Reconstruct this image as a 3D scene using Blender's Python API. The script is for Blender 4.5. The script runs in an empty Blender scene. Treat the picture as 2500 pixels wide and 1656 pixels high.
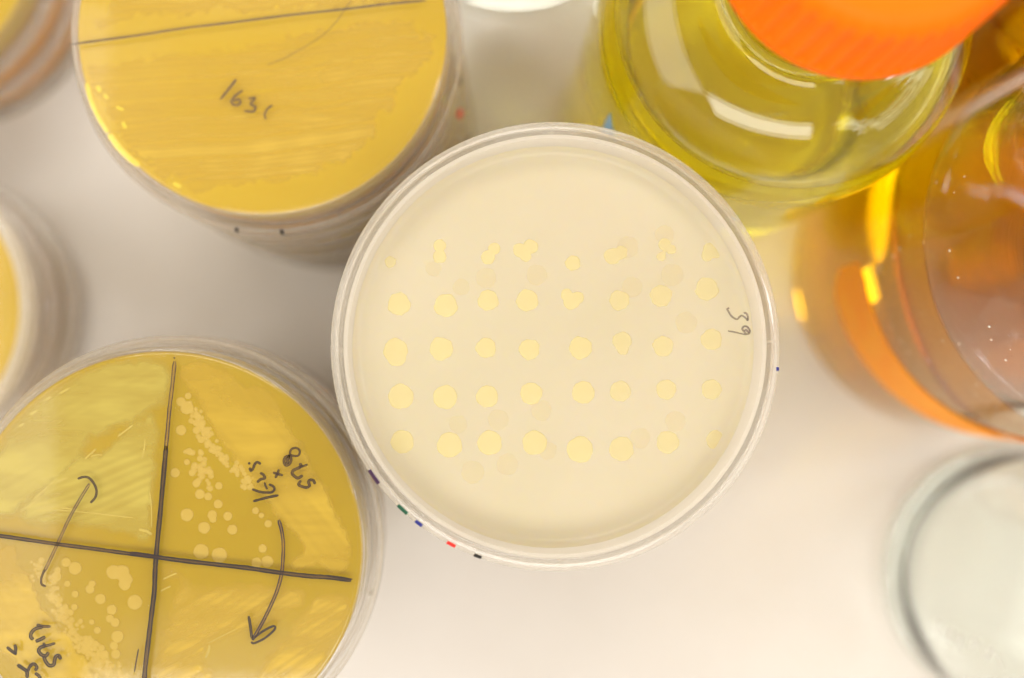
import bpy, bmesh, math, random
import numpy as np
from mathutils import Vector
R_ = math.radians
PI = math.pi
MM = 0.001
random.seed(7)

# ------------------------------------------------------------------ camera
SC = bpy.context.scene
COL = SC.collection
F_PX, W_PX, H_PX = 2540.0, 2500.0, 1656.0        # focal length in pixels of the photograph
NAD = (1186.0, 900.0)                            # the point straight below the camera
CAM_H = 348.0                                    # mm above the bench

cam_d = bpy.data.cameras.new("camera")
cam = bpy.data.objects.new("camera", cam_d)
COL.objects.link(cam)
SC.camera = cam
cam_d.sensor_width = 36.0
cam_d.lens = 36.0 * F_PX / W_PX
cam_d.clip_start, cam_d.clip_end = 0.01, 50.0
cam.location = (0, 0, CAM_H * MM)
_d = Vector(((1250 - NAD[0]) / F_PX, -(828 - NAD[1]) / F_PX, -1)).normalized()
_z = -_d
_x = Vector((0, 1, 0)).cross(_z).normalized()
_y = _z.cross(_x)
from mathutils import Matrix
_M = Matrix((_x, _y, _z)).transposed()
cam.rotation_euler = _M.to_euler()
cam_d.dof.use_dof = True
cam_d.dof.focus_distance = 0.218
cam_d.dof.aperture_fstop = 4.6
cam_d.dof.aperture_blades = 0

def P(px, py, z=0.0):
    """the point at height z (mm) on the bench's axes that stands for a place in the photograph (mm)"""
    v = _M @ Vector(((px - 1250) / F_PX, -(py - 828) / F_PX, -1))
    t = (CAM_H - z) / -v.z
    return Vector((v.x * t, v.y * t, z))

# ------------------------------------------------------------------ world and lamps
world = bpy.data.worlds.new("World")
SC.world = world
world.use_nodes = True
_bg = world.node_tree.nodes["Background"]
_bg.inputs[0].default_value = (1.0, 0.82, 0.60, 1)
_bg.inputs[1].default_value = 0.52

def area(name, loc, target, sx, sy, power, color):
    l = bpy.data.lights.new(name, 'AREA')
    l.shape = 'RECTANGLE'
    l.size, l.size_y = sx, sy
    l.energy = power
    l.color = color
    o = bpy.data.objects.new(name, l)
    COL.objects.link(o)
    o.location = loc
    o.rotation_euler = (Vector(loc) - Vector(target)).to_track_quat('Z', 'Y').to_euler()
    return o
area("ceiling_lamp", (-0.1, -0.98, 1.6), (-0.1, -0.05, 0.0), 1.5, 0.60, 15.5, (1.0, 0.985, 0.95))
area("ceiling_lamp_far", (-0.3, 0.94, 1.6), (-0.3, 0.05, 0.0), 1.2, 0.40, 9.0, (1.0, 0.96, 0.88))
area("side_window_lamp", (-1.45, -0.05, 1.25), (0, 0, 0.05), 1.6, 1.5, 16.0, (1.0, 0.985, 0.95))
area("window_lamp", (1.4, -0.45, 1.25), (0, 0, 0.05), 1.1, 1.0, 10.0, (1.0, 0.985, 0.95))
area("window_panel_lamp", (0.95, 0.2, 1.6), (0.95, 0.2, 0.0), 0.40, 0.16, 3.5, (0.80, 0.86, 1.0))
area("far_window_lamp", (0.75, 1.35, 0.75), (0, 0, 0.05), 0.8, 0.6, 7.0, (0.84, 0.90, 1.0))

SC.view_settings.view_transform = 'Standard'
SC.view_settings.look = 'None'
SC.view_settings.exposure = 0.15
SC.view_settings.gamma = 1.0

SC.render.engine = 'CYCLES'
cy = SC.cycles
cy.max_bounces = 32
cy.diffuse_bounces = 5
cy.glossy_bounces = 6
cy.transmission_bounces = 20
cy.transparent_max_bounces = 200
cy.volume_bounces = 4
cy.caustics_reflective = True
cy.caustics_refractive = True
cy.sample_clamp_indirect = 12.0
cy.blur_glossy = 0.0
cy.use_denoising = True
cy.denoiser = 'OPENIMAGEDENOISE'

# ------------------------------------------------------------------ materials
def mat(name):
    m = bpy.data.materials.new(name)
    m.use_nodes = True
    nt = m.node_tree
    nt.nodes.clear()
    out = nt.nodes.new('ShaderNodeOutputMaterial')
    return m, nt, out

def N(nt, kind, **kw):
    n = nt.nodes.new(kind)
    for k, v in kw.items():
        if k.startswith('i_'):
            key = k[2:].replace('_', ' ')
            n.inputs[key].default_value = v
        else:
            setattr(n, k, v)
    return n

def srgb(r, g, b):
    f = lambda c: (c / 255 / 12.92) if c / 255 <= 0.04045 else ((c / 255 + 0.055) / 1.055) ** 2.4
    return (f(r), f(g), f(b), 1)

def noise(nt, scale, detail=3, rough=0.5, stretch=None, rot=0.0, coord='Object', off=(0, 0, 0)):
    tc = N(nt, 'ShaderNodeTexCoord')
    mp = N(nt, 'ShaderNodeMapping')
    mp.inputs['Scale'].default_value = stretch or (1, 1, 1)
    mp.inputs['Rotation'].default_value = (0, 0, rot)
    mp.inputs['Location'].default_value = off
    no = N(nt, 'ShaderNodeTexNoise')
    no.inputs['Scale'].default_value = scale
    no.inputs['Detail'].default_value = detail
    no.inputs['Roughness'].default_value = rough
    nt.links.new(tc.outputs[coord], mp.inputs[0])
    nt.links.new(mp.outputs[0], no.inputs['Vector'])
    return no.outputs['Fac']

def ramp(nt, fac, stops):
    r = N(nt, 'ShaderNodeValToRGB')
    while len(r.color_ramp.elements) < len(stops):
        r.color_ramp.elements.new(0.5)
    for e, (p, c) in zip(r.color_ramp.elements, stops):
        e.position = p
        e.color = c
    nt.links.new(fac, r.inputs[0])
    return r.outputs[0]

def mirror_share(nt, bump=None):
    """Schlick's Fresnel share, the same from either side of the sheet"""
    lw = N(nt, 'ShaderNodeLayerWeight')
    lw.inputs['Blend'].default_value = 0.5
    if bump:
        nt.links.new(bump, lw.inputs['Normal'])
    pw = N(nt, 'ShaderNodeMath', operation='POWER')
    pw.inputs[1].default_value = 5.0
    nt.links.new(lw.outputs['Facing'], pw.inputs[0])
    ma = N(nt, 'ShaderNodeMath', operation='MULTIPLY_ADD')
    ma.inputs[1].default_value = 0.96
    ma.inputs[2].default_value = 0.04
    nt.links.new(pw.outputs[0], ma.inputs[0])
    return ma.outputs[0]

def plastic(name, tint=(0.985, 0.985, 0.985, 1), haze=0.0):
    """clear polystyrene: refracting shell with a little surface relief"""
    m, nt, out = mat(name)
    g = N(nt, 'ShaderNodeBsdfGlass')
    g.inputs['Color'].default_value = tint
    g.inputs['Roughness'].default_value = 0.02
    g.inputs['IOR'].default_value = 1.45
    nf = noise(nt, 60, 2)
    bp = N(nt, 'ShaderNodeBump')
    bp.inputs['Strength'].default_value = 0.06
    bp.inputs['Distance'].default_value = 0.001
    nt.links.new(nf, bp.inputs['Height'])
    nt.links.new(bp.outputs[0], g.inputs['Normal'])
    t = N(nt, 'ShaderNodeBsdfTransparent')
    t.inputs['Color'].default_value = (0.997, 0.995, 0.99, 1)
    gs = N(nt, 'ShaderNodeMixShader')
    gs.inputs[0].default_value = 0.8
    gl = N(nt, 'ShaderNodeBsdfGlossy')
    gl.inputs['Roughness'].default_value = 0.08
    fr = mirror_share(nt)
    nt.links.new(bp.outputs[0], gl.inputs['Normal'])
    tf = N(nt, 'ShaderNodeMixShader')
    nt.links.new(fr, tf.inputs[0])
    nt.links.new(t.outputs[0], tf.inputs[1])
    nt.links.new(gl.outputs[0], tf.inputs[2])
    nt.links.new(g.outputs[0], gs.inputs[1])
    nt.links.new(tf.outputs[0], gs.inputs[2])
    d = N(nt, 'ShaderNodeBsdfDiffuse')
    d.inputs['Color'].default_value = (0.98, 0.95, 0.89, 1)
    tl = N(nt, 'ShaderNodeBsdfTranslucent')
    tl.inputs['Color'].default_value = (0.98, 0.95, 0.89, 1)
    dm = N(nt, 'ShaderNodeMixShader')
    nt.links.new(d.outputs[0], dm.inputs[1])
    nt.links.new(tl.outputs[0], dm.inputs[2])
    mx = N(nt, 'ShaderNodeMixShader')
    mx.inputs[0].default_value = haze
    nt.links.new(gs.outputs[0], mx.inputs[1])
    nt.links.new(dm.outputs[0], mx.inputs[2])
    nt.links.new(mx.outputs[0], out.inputs[0])
    return m

def clear_sheet(name, haze=0.03):
    """thin flat clear plastic: light goes straight through, a Fresnel share is mirrored, a cream haze is mixed in to brighten it"""
    m, nt, out = mat(name)
    t = N(nt, 'ShaderNodeBsdfTransparent')
    t.inputs['Color'].default_value = (0.997, 0.995, 0.99, 1)
    g = N(nt, 'ShaderNodeBsdfGlossy')
    g.inputs['Roughness'].default_value = 0.06
    fr = mirror_share(nt)
    nf = noise(nt, 25, 3)
    bp = N(nt, 'ShaderNodeBump')
    bp.inputs['Strength'].default_value = 0.05
    bp.inputs['Distance'].default_value = 0.001
    nt.links.new(nf, bp.inputs['Height'])
    nt.links.new(bp.outputs[0], g.inputs['Normal'])
    mx = N(nt, 'ShaderNodeMixShader')
    nt.links.new(fr, mx.inputs[0])
    nt.links.new(t.outputs[0], mx.inputs[1])
    nt.links.new(g.outputs[0], mx.inputs[2])
    d = N(nt, 'ShaderNodeBsdfTranslucent')
    d.inputs['Color'].default_value = (0.97, 0.94, 0.88, 1)
    d2 = N(nt, 'ShaderNodeBsdfDiffuse')
    d2.inputs['Color'].default_value = (0.97, 0.94, 0.88, 1)
    ad = N(nt, 'ShaderNodeMixShader')
    nt.links.new(d.outputs[0], ad.inputs[1])
    nt.links.new(d2.outputs[0], ad.inputs[2])
    m2 = N(nt, 'ShaderNodeMixShader')
    m2.inputs[0].default_value = haze
    nt.links.new(mx.outputs[0], m2.inputs[1])
    nt.links.new(ad.outputs[0], m2.inputs[2])
    nt.links.new(m2.outputs[0], out.inputs[0])
    return m

def agar(name, c1, c2, see=0.0, streak=None, trans=0.35, rough=0.22):
    m, nt, out = mat(name)
    f = noise(nt, 28, 4, 0.55, stretch=streak or (1, 1, 1), rot=R_(-5))
    col = ramp(nt, f, [(0.3, c1), (0.7, c2)])
    p = N(nt, 'ShaderNodeBsdfPrincipled')
    p.inputs['Roughness'].default_value = rough
    p.inputs['IOR'].default_value = 1.34
    p.inputs['Subsurface Weight'].default_value = 0.75
    p.inputs['Subsurface Radius'].default_value = (1.0, 0.8, 0.35)
    p.inputs['Subsurface Scale'].default_value = 0.0007
    nt.links.new(col, p.inputs['Base Color'])
    t = N(nt, 'ShaderNodeBsdfTranslucent')
    nt.links.new(col, t.inputs['Color'])
    mx = N(nt, 'ShaderNodeMixShader')
    mx.inputs[0].default_value = trans
    nt.links.new(p.outputs[0], mx.inputs[1])
    nt.links.new(t.outputs[0], mx.inputs[2])
    last = mx
    if see > 0:
        tr = N(nt, 'ShaderNodeBsdfTransparent')
        nt.links.new(col, tr.inputs['Color'])
        m2 = N(nt, 'ShaderNodeMixShader')
        m2.inputs[0].default_value = see
        nt.links.new(mx.outputs[0], m2.inputs[1])
        nt.links.new(tr.outputs[0], m2.inputs[2])
        last = m2
    nt.links.new(last.outputs[0], out.inputs[0])
    return m

def growth(name, c1, c2, see=0.25, rough=0.55, scale=60, streak=None, rot=0.0, bump=0.15, film=False):
    """bacterial film: moist and part see-through"""
    m, nt, out = mat(name)
    f = noise(nt, scale, 5, 0.6, stretch=streak, rot=rot)
    col = ramp(nt, f, [(0.3, c1), (0.7, c2)])
    p = N(nt, 'ShaderNodeBsdfPrincipled')
    p.inputs['Roughness'].default_value = rough
    nt.links.new(col, p.inputs['Base Color'])
    bp = N(nt, 'ShaderNodeBump')
    bp.inputs['Strength'].default_value = bump
    bp.inputs['Distance'].default_value = 0.0006
    nt.links.new(f, bp.inputs['Height'])
    if bump > 0:
        nt.links.new(bp.outputs[0], p.inputs['Normal'])
    tr = N(nt, 'ShaderNodeBsdfTransparent')
    mx = N(nt, 'ShaderNodeMixShader')
    mm = N(nt, 'ShaderNodeMapRange')
    mm.inputs['From Min'].default_value = 0.35
    mm.inputs['From Max'].default_value = 0.65
    mm.inputs['To Min'].default_value = see * (1.5 if film else 1.0)
    mm.inputs['To Max'].default_value = see * (0.5 if film else 1.0)
    nt.links.new(f, mm.inputs['Value'])
    nt.links.new(mm.outputs[0], mx.inputs[0])
    nt.links.new(p.outputs[0], mx.inputs[1])
    nt.links.new(tr.outputs[0], mx.inputs[2])
    last = mx
    if film:
        at = N(nt, 'ShaderNodeAttribute')
        at.attribute_name = 'growth'
        last = N(nt, 'ShaderNodeMixShader')
        tr2 = N(nt, 'ShaderNodeBsdfTransparent')
        nt.links.new(at.outputs['Fac'], last.inputs[0])
        nt.links.new(tr2.outputs[0], last.inputs[1])
        nt.links.new(mx.outputs[0], last.inputs[2])
    nt.links.new(last.outputs[0], out.inputs[0])
    return m

def ink(name, dark, mid, core=0.35, rough=0.35):
    """felt marker on plastic: pigment gathers along both edges of the stroke and thins in the middle"""
    m, nt, out = mat(name)
    uv = N(nt, 'ShaderNodeUVMap')
    sp = N(nt, 'ShaderNodeSeparateXYZ')
    nt.links.new(uv.outputs[0], sp.inputs[0])
    ma = N(nt, 'ShaderNodeMath', operation='SUBTRACT')
    ma.inputs[1].default_value = 0.5
    nt.links.new(sp.outputs['Y'], ma.inputs[0])
    ab = N(nt, 'ShaderNodeMath', operation='ABSOLUTE')
    nt.links.new(ma.outputs[0], ab.inputs[0])
    nf = noise(nt, 350, 4, 0.6)
    n2 = noise(nt, 45, 2, 0.5, off=(3, 1, 0))
    a1 = N(nt, 'ShaderNodeMath', operation='MULTIPLY_ADD')
    a1.inputs[1].default_value = 0.35
    nt.links.new(nf, a1.inputs[0])
    nt.links.new(ab.outputs[0], a1.inputs[2])
    a2 = N(nt, 'ShaderNodeMath', operation='MULTIPLY_ADD')
    a2.inputs[1].default_value = 0.9
    nt.links.new(n2, a2.inputs[0])
    nt.links.new(a1.outputs[0], a2.inputs[2])
    mr = N(nt, 'ShaderNodeMapRange')
    mr.inputs['From Min'].default_value = 0.62
    mr.inputs['From Max'].default_value = 0.95
    mr.inputs['To Min'].default_value = core
    mr.inputs['To Max'].default_value = 1.0
    nt.links.new(a2.outputs[0], mr.inputs['Value'])
    col = ramp(nt, mr.outputs[0], [(core, mid), (1.0, dark)])
    p = N(nt, 'ShaderNodeBsdfPrincipled')
    p.inputs['Roughness'].default_value = rough
    nt.links.new(col, p.inputs['Base Color'])
    tr = N(nt, 'ShaderNodeBsdfTransparent')
    mx = N(nt, 'ShaderNodeMixShader')
    nt.links.new(mr.outputs[0], mx.inputs[0])
    nt.links.new(tr.outputs[0], mx.inputs[1])
    nt.links.new(p.outputs[0], mx.inputs[2])
    nt.links.new(mx.outputs[0], out.inputs[0])
    return m

def simple(name, col, rough=0.5, spec=0.5, nscale=None, c2=None, bump=0.0):
    m, nt, out = mat(name)
    p = N(nt, 'ShaderNodeBsdfPrincipled')
    p.inputs['Base Color'].default_value = col
    p.inputs['Roughness'].default_value = rough
    p.inputs['Specular IOR Level'].default_value = spec
    if nscale:
        f = noise(nt, nscale, 5, 0.6)
        nt.links.new(ramp(nt, f, [(0.3, col), (0.7, c2 or col)]), p.inputs['Base Color'])
        if bump:
            bp = N(nt, 'ShaderNodeBump')
            bp.inputs['Strength'].default_value = bump
            bp.inputs['Distance'].default_value = 0.0004
            nt.links.new(f, bp.inputs['Height'])
            nt.links.new(bp.outputs[0], p.inputs['Normal'])
    nt.links.new(p.outputs[0], out.inputs[0])
    return m

def glass(name, tint, ior=1.47, bump=0.08):
    m, nt, out = mat(name)
    g = N(nt, 'ShaderNodeBsdfGlass')
    g.inputs['Color'].default_value = tint
    g.inputs['Roughness'].default_value = 0.0
    g.inputs['IOR'].default_value = ior
    nf = noise(nt, 30, 2, stretch=(1, 1, 0.4))
    bp = N(nt, 'ShaderNodeBump')
    bp.inputs['Strength'].default_value = bump
    bp.inputs['Distance'].default_value = 0.002
    nt.links.new(nf, bp.inputs['Height'])
    nt.links.new(bp.outputs[0], g.inputs['Normal'])
    nt.links.new(g.outputs[0], out.inputs[0])
    return m

def liquid(name, absorb, density, turbid=6.0):
    """coloured clear liquid; each face carries the refraction step of its boundary (glass or air)"""
    m, nt, out = mat(name)
    gl = N(nt, 'ShaderNodeBsdfGlass')
    gl.inputs['Roughness'].default_value = 0.0
    at = N(nt, 'ShaderNodeAttribute')
    at.attribute_name = "surface_ior"
    nt.links.new(at.outputs['Fac'], gl.inputs['IOR'])
    nt.links.new(gl.outputs[0], out.inputs['Surface'])
    a = N(nt, 'ShaderNodeVolumeAbsorption')
    a.inputs['Color'].default_value = absorb
    a.inputs['Density'].default_value = density
    sc_ = N(nt, 'ShaderNodeVolumeScatter')
    sc_.inputs['Color'].default_value = (1.0, 0.88, 0.15, 1) if density > 8 else (0.9, 1.0, 0.97, 1)
    sc_.inputs['Density'].default_value = turbid
    sc_.inputs['Anisotropy'].default_value = 0.0
    ad = N(nt, 'ShaderNodeAddShader')
    nt.links.new(a.outputs[0], ad.inputs[0])
    nt.links.new(sc_.outputs[0], ad.inputs[1])
    nt.links.new(ad.outputs[0], out.inputs['Volume'])
    return m

M_BENCH = simple("bench_laminate", srgb(213, 208, 202), 0.42, 0.4, 9, srgb(206, 200, 192))
M_LID = plastic("lid_plastic", haze=0.2)
M_LID_UP = plastic("inverted_lid_plastic", haze=0.16)
M_WALL_UP = clear_sheet("inverted_wall_plastic", 0.12)
M_SHEET = clear_sheet("clear_sheet", 0.012)
M_DISH = clear_sheet("dish_plastic", 0.06)
M_WALL = clear_sheet("dish_wall_plastic", 0.5)  # strong cream haze stands in for light scattered in the walls
M_DISH_UP = clear_sheet("inverted_dish_plastic", 0.012)
M_AGAR_Y = agar("yellow_agar", srgb(195, 164, 28), srgb(201, 171, 40), streak=(0.6, 2, 1), trans=0.0)
M_AGAR_B = agar("amber_agar", srgb(186, 156, 8), srgb(192, 163, 20), see=0.2, streak=(0.8, 1.4, 1), trans=0.0)
M_AGAR_C = agar("cream_agar", srgb(222, 214, 186), srgb(226, 218, 194), see=0.25, trans=0.0)
M_AGAR_O = agar("orange_agar", srgb(214, 150, 30), srgb(220, 160, 40), trans=0.0)
M_COL_C = growth("pale_colony", srgb(238, 223, 152), srgb(241, 227, 160), see=0.5, scale=200, bump=0.0)
M_COL_C2 = growth("fading_colony", srgb(236, 222, 156), srgb(238, 225, 162), see=0.55, scale=200, bump=0.0)
M_COL_GHOST = growth("colony_ghost", srgb(232, 213, 152), srgb(236, 217, 158), see=0.87, scale=200, bump=0.0)
M_COL_B = growth("yellow_colony", srgb(208, 176, 66), srgb(212, 182, 74), see=0.35, scale=200, bump=0.0)
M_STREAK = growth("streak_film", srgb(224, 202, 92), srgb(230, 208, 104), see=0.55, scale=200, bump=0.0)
M_GLINT = growth("painted_glint", srgb(240, 216, 44), srgb(246, 226, 70), see=0.3, scale=200, bump=0.0)  # bright yellow that stands in for wet highlights
M_LAWN_B = growth("yellow_lawn", srgb(206, 170, 14), srgb(212, 178, 26), see=0.42, scale=45, streak=(0.3, 1.6, 1), rot=R_(52), bump=0.05, film=True)
M_FILM_PALE = growth("pale_film", srgb(194, 174, 60), srgb(200, 182, 72), see=0.5, scale=40, streak=(0.4, 1.8, 1), rot=R_(-25), bump=0.06, film=True)  # paler yellow film over the upper left quarter
M_LAWN_A = growth("streaked_lawn", srgb(210, 174, 40), srgb(216, 182, 50), see=0.55, scale=45, streak=(0.22, 2.6, 1), rot=R_(3), bump=0.06, film=True)
M_BLACK = ink("black_marker", (0.012, 0.008, 0.008, 1), (0.05, 0.022, 0.015, 1), core=0.78)
M_THIN = ink("thin_marker", (0.02, 0.012, 0.02, 1), (0.16, 0.07, 0.05, 1), core=0.3)
M_GREYINK = ink("worn_marker", (0.05, 0.035, 0.03, 1), (0.16, 0.09, 0.04, 1), core=0.7)
M_RED = simple("red_marker", (0.75, 0.015, 0.01, 1), 0.4)
M_PURPLE = simple("purple_marker", (0.035, 0.008, 0.06, 1), 0.4)
M_GREEN = simple("green_marker", (0.005, 0.09, 0.05, 1), 0.4)
M_BLUE = simple("blue_marker", (0.01, 0.02, 0.22, 1), 0.4)
M_DARK = simple("dark_marker", (0.01, 0.01, 0.01, 1), 0.4)
M_GLASS = glass("borosilicate_glass", (0.985, 0.996, 0.988, 1))
M_YLIQ = liquid("yellow_broth", (0.970, 0.945, 0.0, 1), 55, 2.0)
M_OLIQ = liquid("amber_broth", (0.962, 0.902, 0.0, 1), 112, 1.0)
M_DLIQ = liquid("dark_amber_broth", (0.90, 0.78, 0.0, 1), 100, 1.0)
M_WATER = liquid("clear_water", (0.82, 0.90, 0.84, 1), 5, 3.0)
M_CAP = simple("orange_cap_plastic", (1.0, 0.16, 0.0, 1), 0.5, 0.15, 40, (1.0, 0.18, 0.0, 1))
M_TAPE_O = simple("orange_tape", (1.0, 0.42, 0.03, 1), 0.6, 0.3, 110, (1.0, 0.32, 0.02, 1))
M_TAPE_B = simple("blue_tape", srgb(150, 195, 232), 0.6, 0.3)
M_WHITE = simple("white_print", (0.8, 0.8, 0.78, 1), 0.6)

# ------------------------------------------------------------------ object helpers
def link(name, me, parent=None, loc=(0, 0, 0)):
    o = bpy.data.objects.new(name, me)
    COL.objects.link(o)
    if parent:
        o.parent = parent
    o.location = Vector(loc) * MM
    return o

def thing(name, label, cat, loc=(0, 0, 0), group=None, rz=0.0):
    o = bpy.data.objects.new(name, None)
    COL.objects.link(o)
    o.empty_display_size = 0.01
    o.location = Vector(loc) * MM
    o.rotation_euler = (0, 0, rz)
    o["label"] = label
    o["category"] = cat
    if group:
        o["group"] = group
    return o

def mesh(name, verts, faces, m, smooth=False, uvs=None):
    me = bpy.data.meshes.new(name)
    me.from_pydata([(v[0] * MM, v[1] * MM, v[2] * MM) for v in verts], [], faces)
    me.materials.append(m)
    if uvs:
        l = me.uv_layers.new(name="UVMap")
        for i, lp in enumerate(me.loops):
            l.data[i].uv = uvs[lp.vertex_index]
    if smooth:
        me.polygons.foreach_set("use_smooth", [True] * len(me.polygons))
        try:
            me.set_sharp_from_angle(angle=R_(38))
        except Exception:
            pass
    me.update()
    return me

def lathe(name, prof, m, seg=128, closed=True):
    """revolve a (radius, height) outline; points on the axis collapse to one vertex"""
    vs, fs, idx = [], [], []
    for r, z in prof:
        if r < 1e-6:
            idx.append([len(vs)] * seg)
            vs.append((0, 0, z))
        else:
            idx.append([len(vs) + k for k in range(seg)])
            vs += [(r * math.cos(2 * PI * k / seg), r * math.sin(2 * PI * k / seg), z) for k in range(seg)]
    n = len(prof)
    for i in range(n if closed else n - 1):
        a, b = idx[i], idx[(i + 1) % n]
        if len(set(a)) == 1 and len(set(b)) == 1:
            continue
        for k in range(seg):
            q = [a[k], a[(k + 1) % seg], b[(k + 1) % seg], b[k]]
            u = []
            for v in q:
                if v not in u:
                    u.append(v)
            fs.append(u)
    me = mesh(name, vs, fs, m, False)
    bm = bmesh.new()
    bm.from_mesh(me)
    bmesh.ops.recalc_face_normals(bm, faces=bm.faces)
    bm.to_mesh(me)
    bm.free()
    me.polygons.foreach_set("use_smooth", [True] * len(me.polygons))
    me.set_sharp_from_angle(angle=R_(40))
    return me

def spline(pts, n=6):
    """Catmull-Rom through the points"""
    if len(pts) < 3:
        a, b = Vector(pts[0]), Vector(pts[1])
        k = 12
        return [a.lerp(b, i / k) for i in range(k + 1)]
    P_ = [Vector(p) for p in pts]
    P_ = [P_[0] * 2 - P_[1]] + P_ + [P_[-1] * 2 - P_[-2]]
    out = []
    for i in range(1, len(P_) - 2):
        p0, p1, p2, p3 = P_[i - 1:i + 3]
        for k in range(n):
            t = k / n
            out.append(0.5 * ((2 * p1) + (p2 - p0) * t + (2 * p0 - 5 * p1 + 4 * p2 - p3) * t * t + (3 * p1 - p0 - 3 * p2 + p3) * t ** 3))
    out.append(P_[-2])
    return out

def stroke_data(pts, w, vs, fs, uv, z, n=6, jit=0.07, layer=0):
    """one marker stroke as a strip with rounded ends, following the points (mm)"""
    c = spline([(p[0], p[1]) for p in pts], n)
    m_ = len(c)
    L = 0
    base = len(vs)
    zz = z + 0.012 * layer
    for i, p in enumerate(c):
        t = (c[min(i + 1, m_ - 1)] - c[max(i - 1, 0)])
        t = t.normalized() if t.length > 1e-9 else Vector((1, 0))
        nrm = Vector((-t.y, t.x))
        if i:
            L += (p - c[i - 1]).length
        ww = w * (1 + random.uniform(-jit, jit)) / 2
        if i in (0, m_ - 1):
            ww *= 0.62
        e = -t if i == 0 else (t if i == m_ - 1 else Vector((0, 0)))
        p2 = p + e * w * 0.22
        for s, v in ((-1, 0), (1, 1)):
            q = p2 + nrm * ww * s
            vs.append((q.x, q.y, zz))
            uv.append((L, v))
    for i in range(m_ - 1):
        a = base + 2 * i
        fs.append((a, a + 2, a + 3, a + 1))

def strokes(name, parent, origin, z, items, m, label=None):
    """items: (list of photograph points, width in photograph px); laid on the plane at height z"""
    vs, fs, uv = [], [], []
    sc = (CAM_H - z) / F_PX
    for li, (pts, w) in enumerate(items):
        mm_ = [P(x, y, z) - Vector(origin) for x, y in pts]
        stroke_data([(p.x, p.y) for p in mm_], w * sc, vs, fs, uv, z - origin[2], layer=li)
    me = mesh(name, vs, fs, m, uvs=uv)
    o = link(name, me, parent)
    if label:
        o["label"] = label
    return o

def ragged(pts, step=0.9, amp=0.35, seed=0):
    """subdivide a closed outline (mm) and give it an uneven edge"""
    rnd = random.Random(seed)
    out = []
    n = len(pts)
    c = [Vector((p[0], p[1])) for p in pts]
    for i in range(n):
        p0, p1, p2, p3 = c[i - 1], c[i], c[(i + 1) % n], c[(i + 2) % n]
        k = max(2, int((p2 - p1).length / step))
        for j in range(k):
            t = j / k
            q = 0.5 * ((2 * p1) + (p2 - p0) * t + (2 * p0 - 5 * p1 + 4 * p2 - p3) * t * t + (3 * p1 - p0 - 3 * p2 + p3) * t ** 3)
            q += Vector((rnd.uniform(-amp, amp), rnd.uniform(-amp, amp)))
            out.append(q)
    return out

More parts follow.
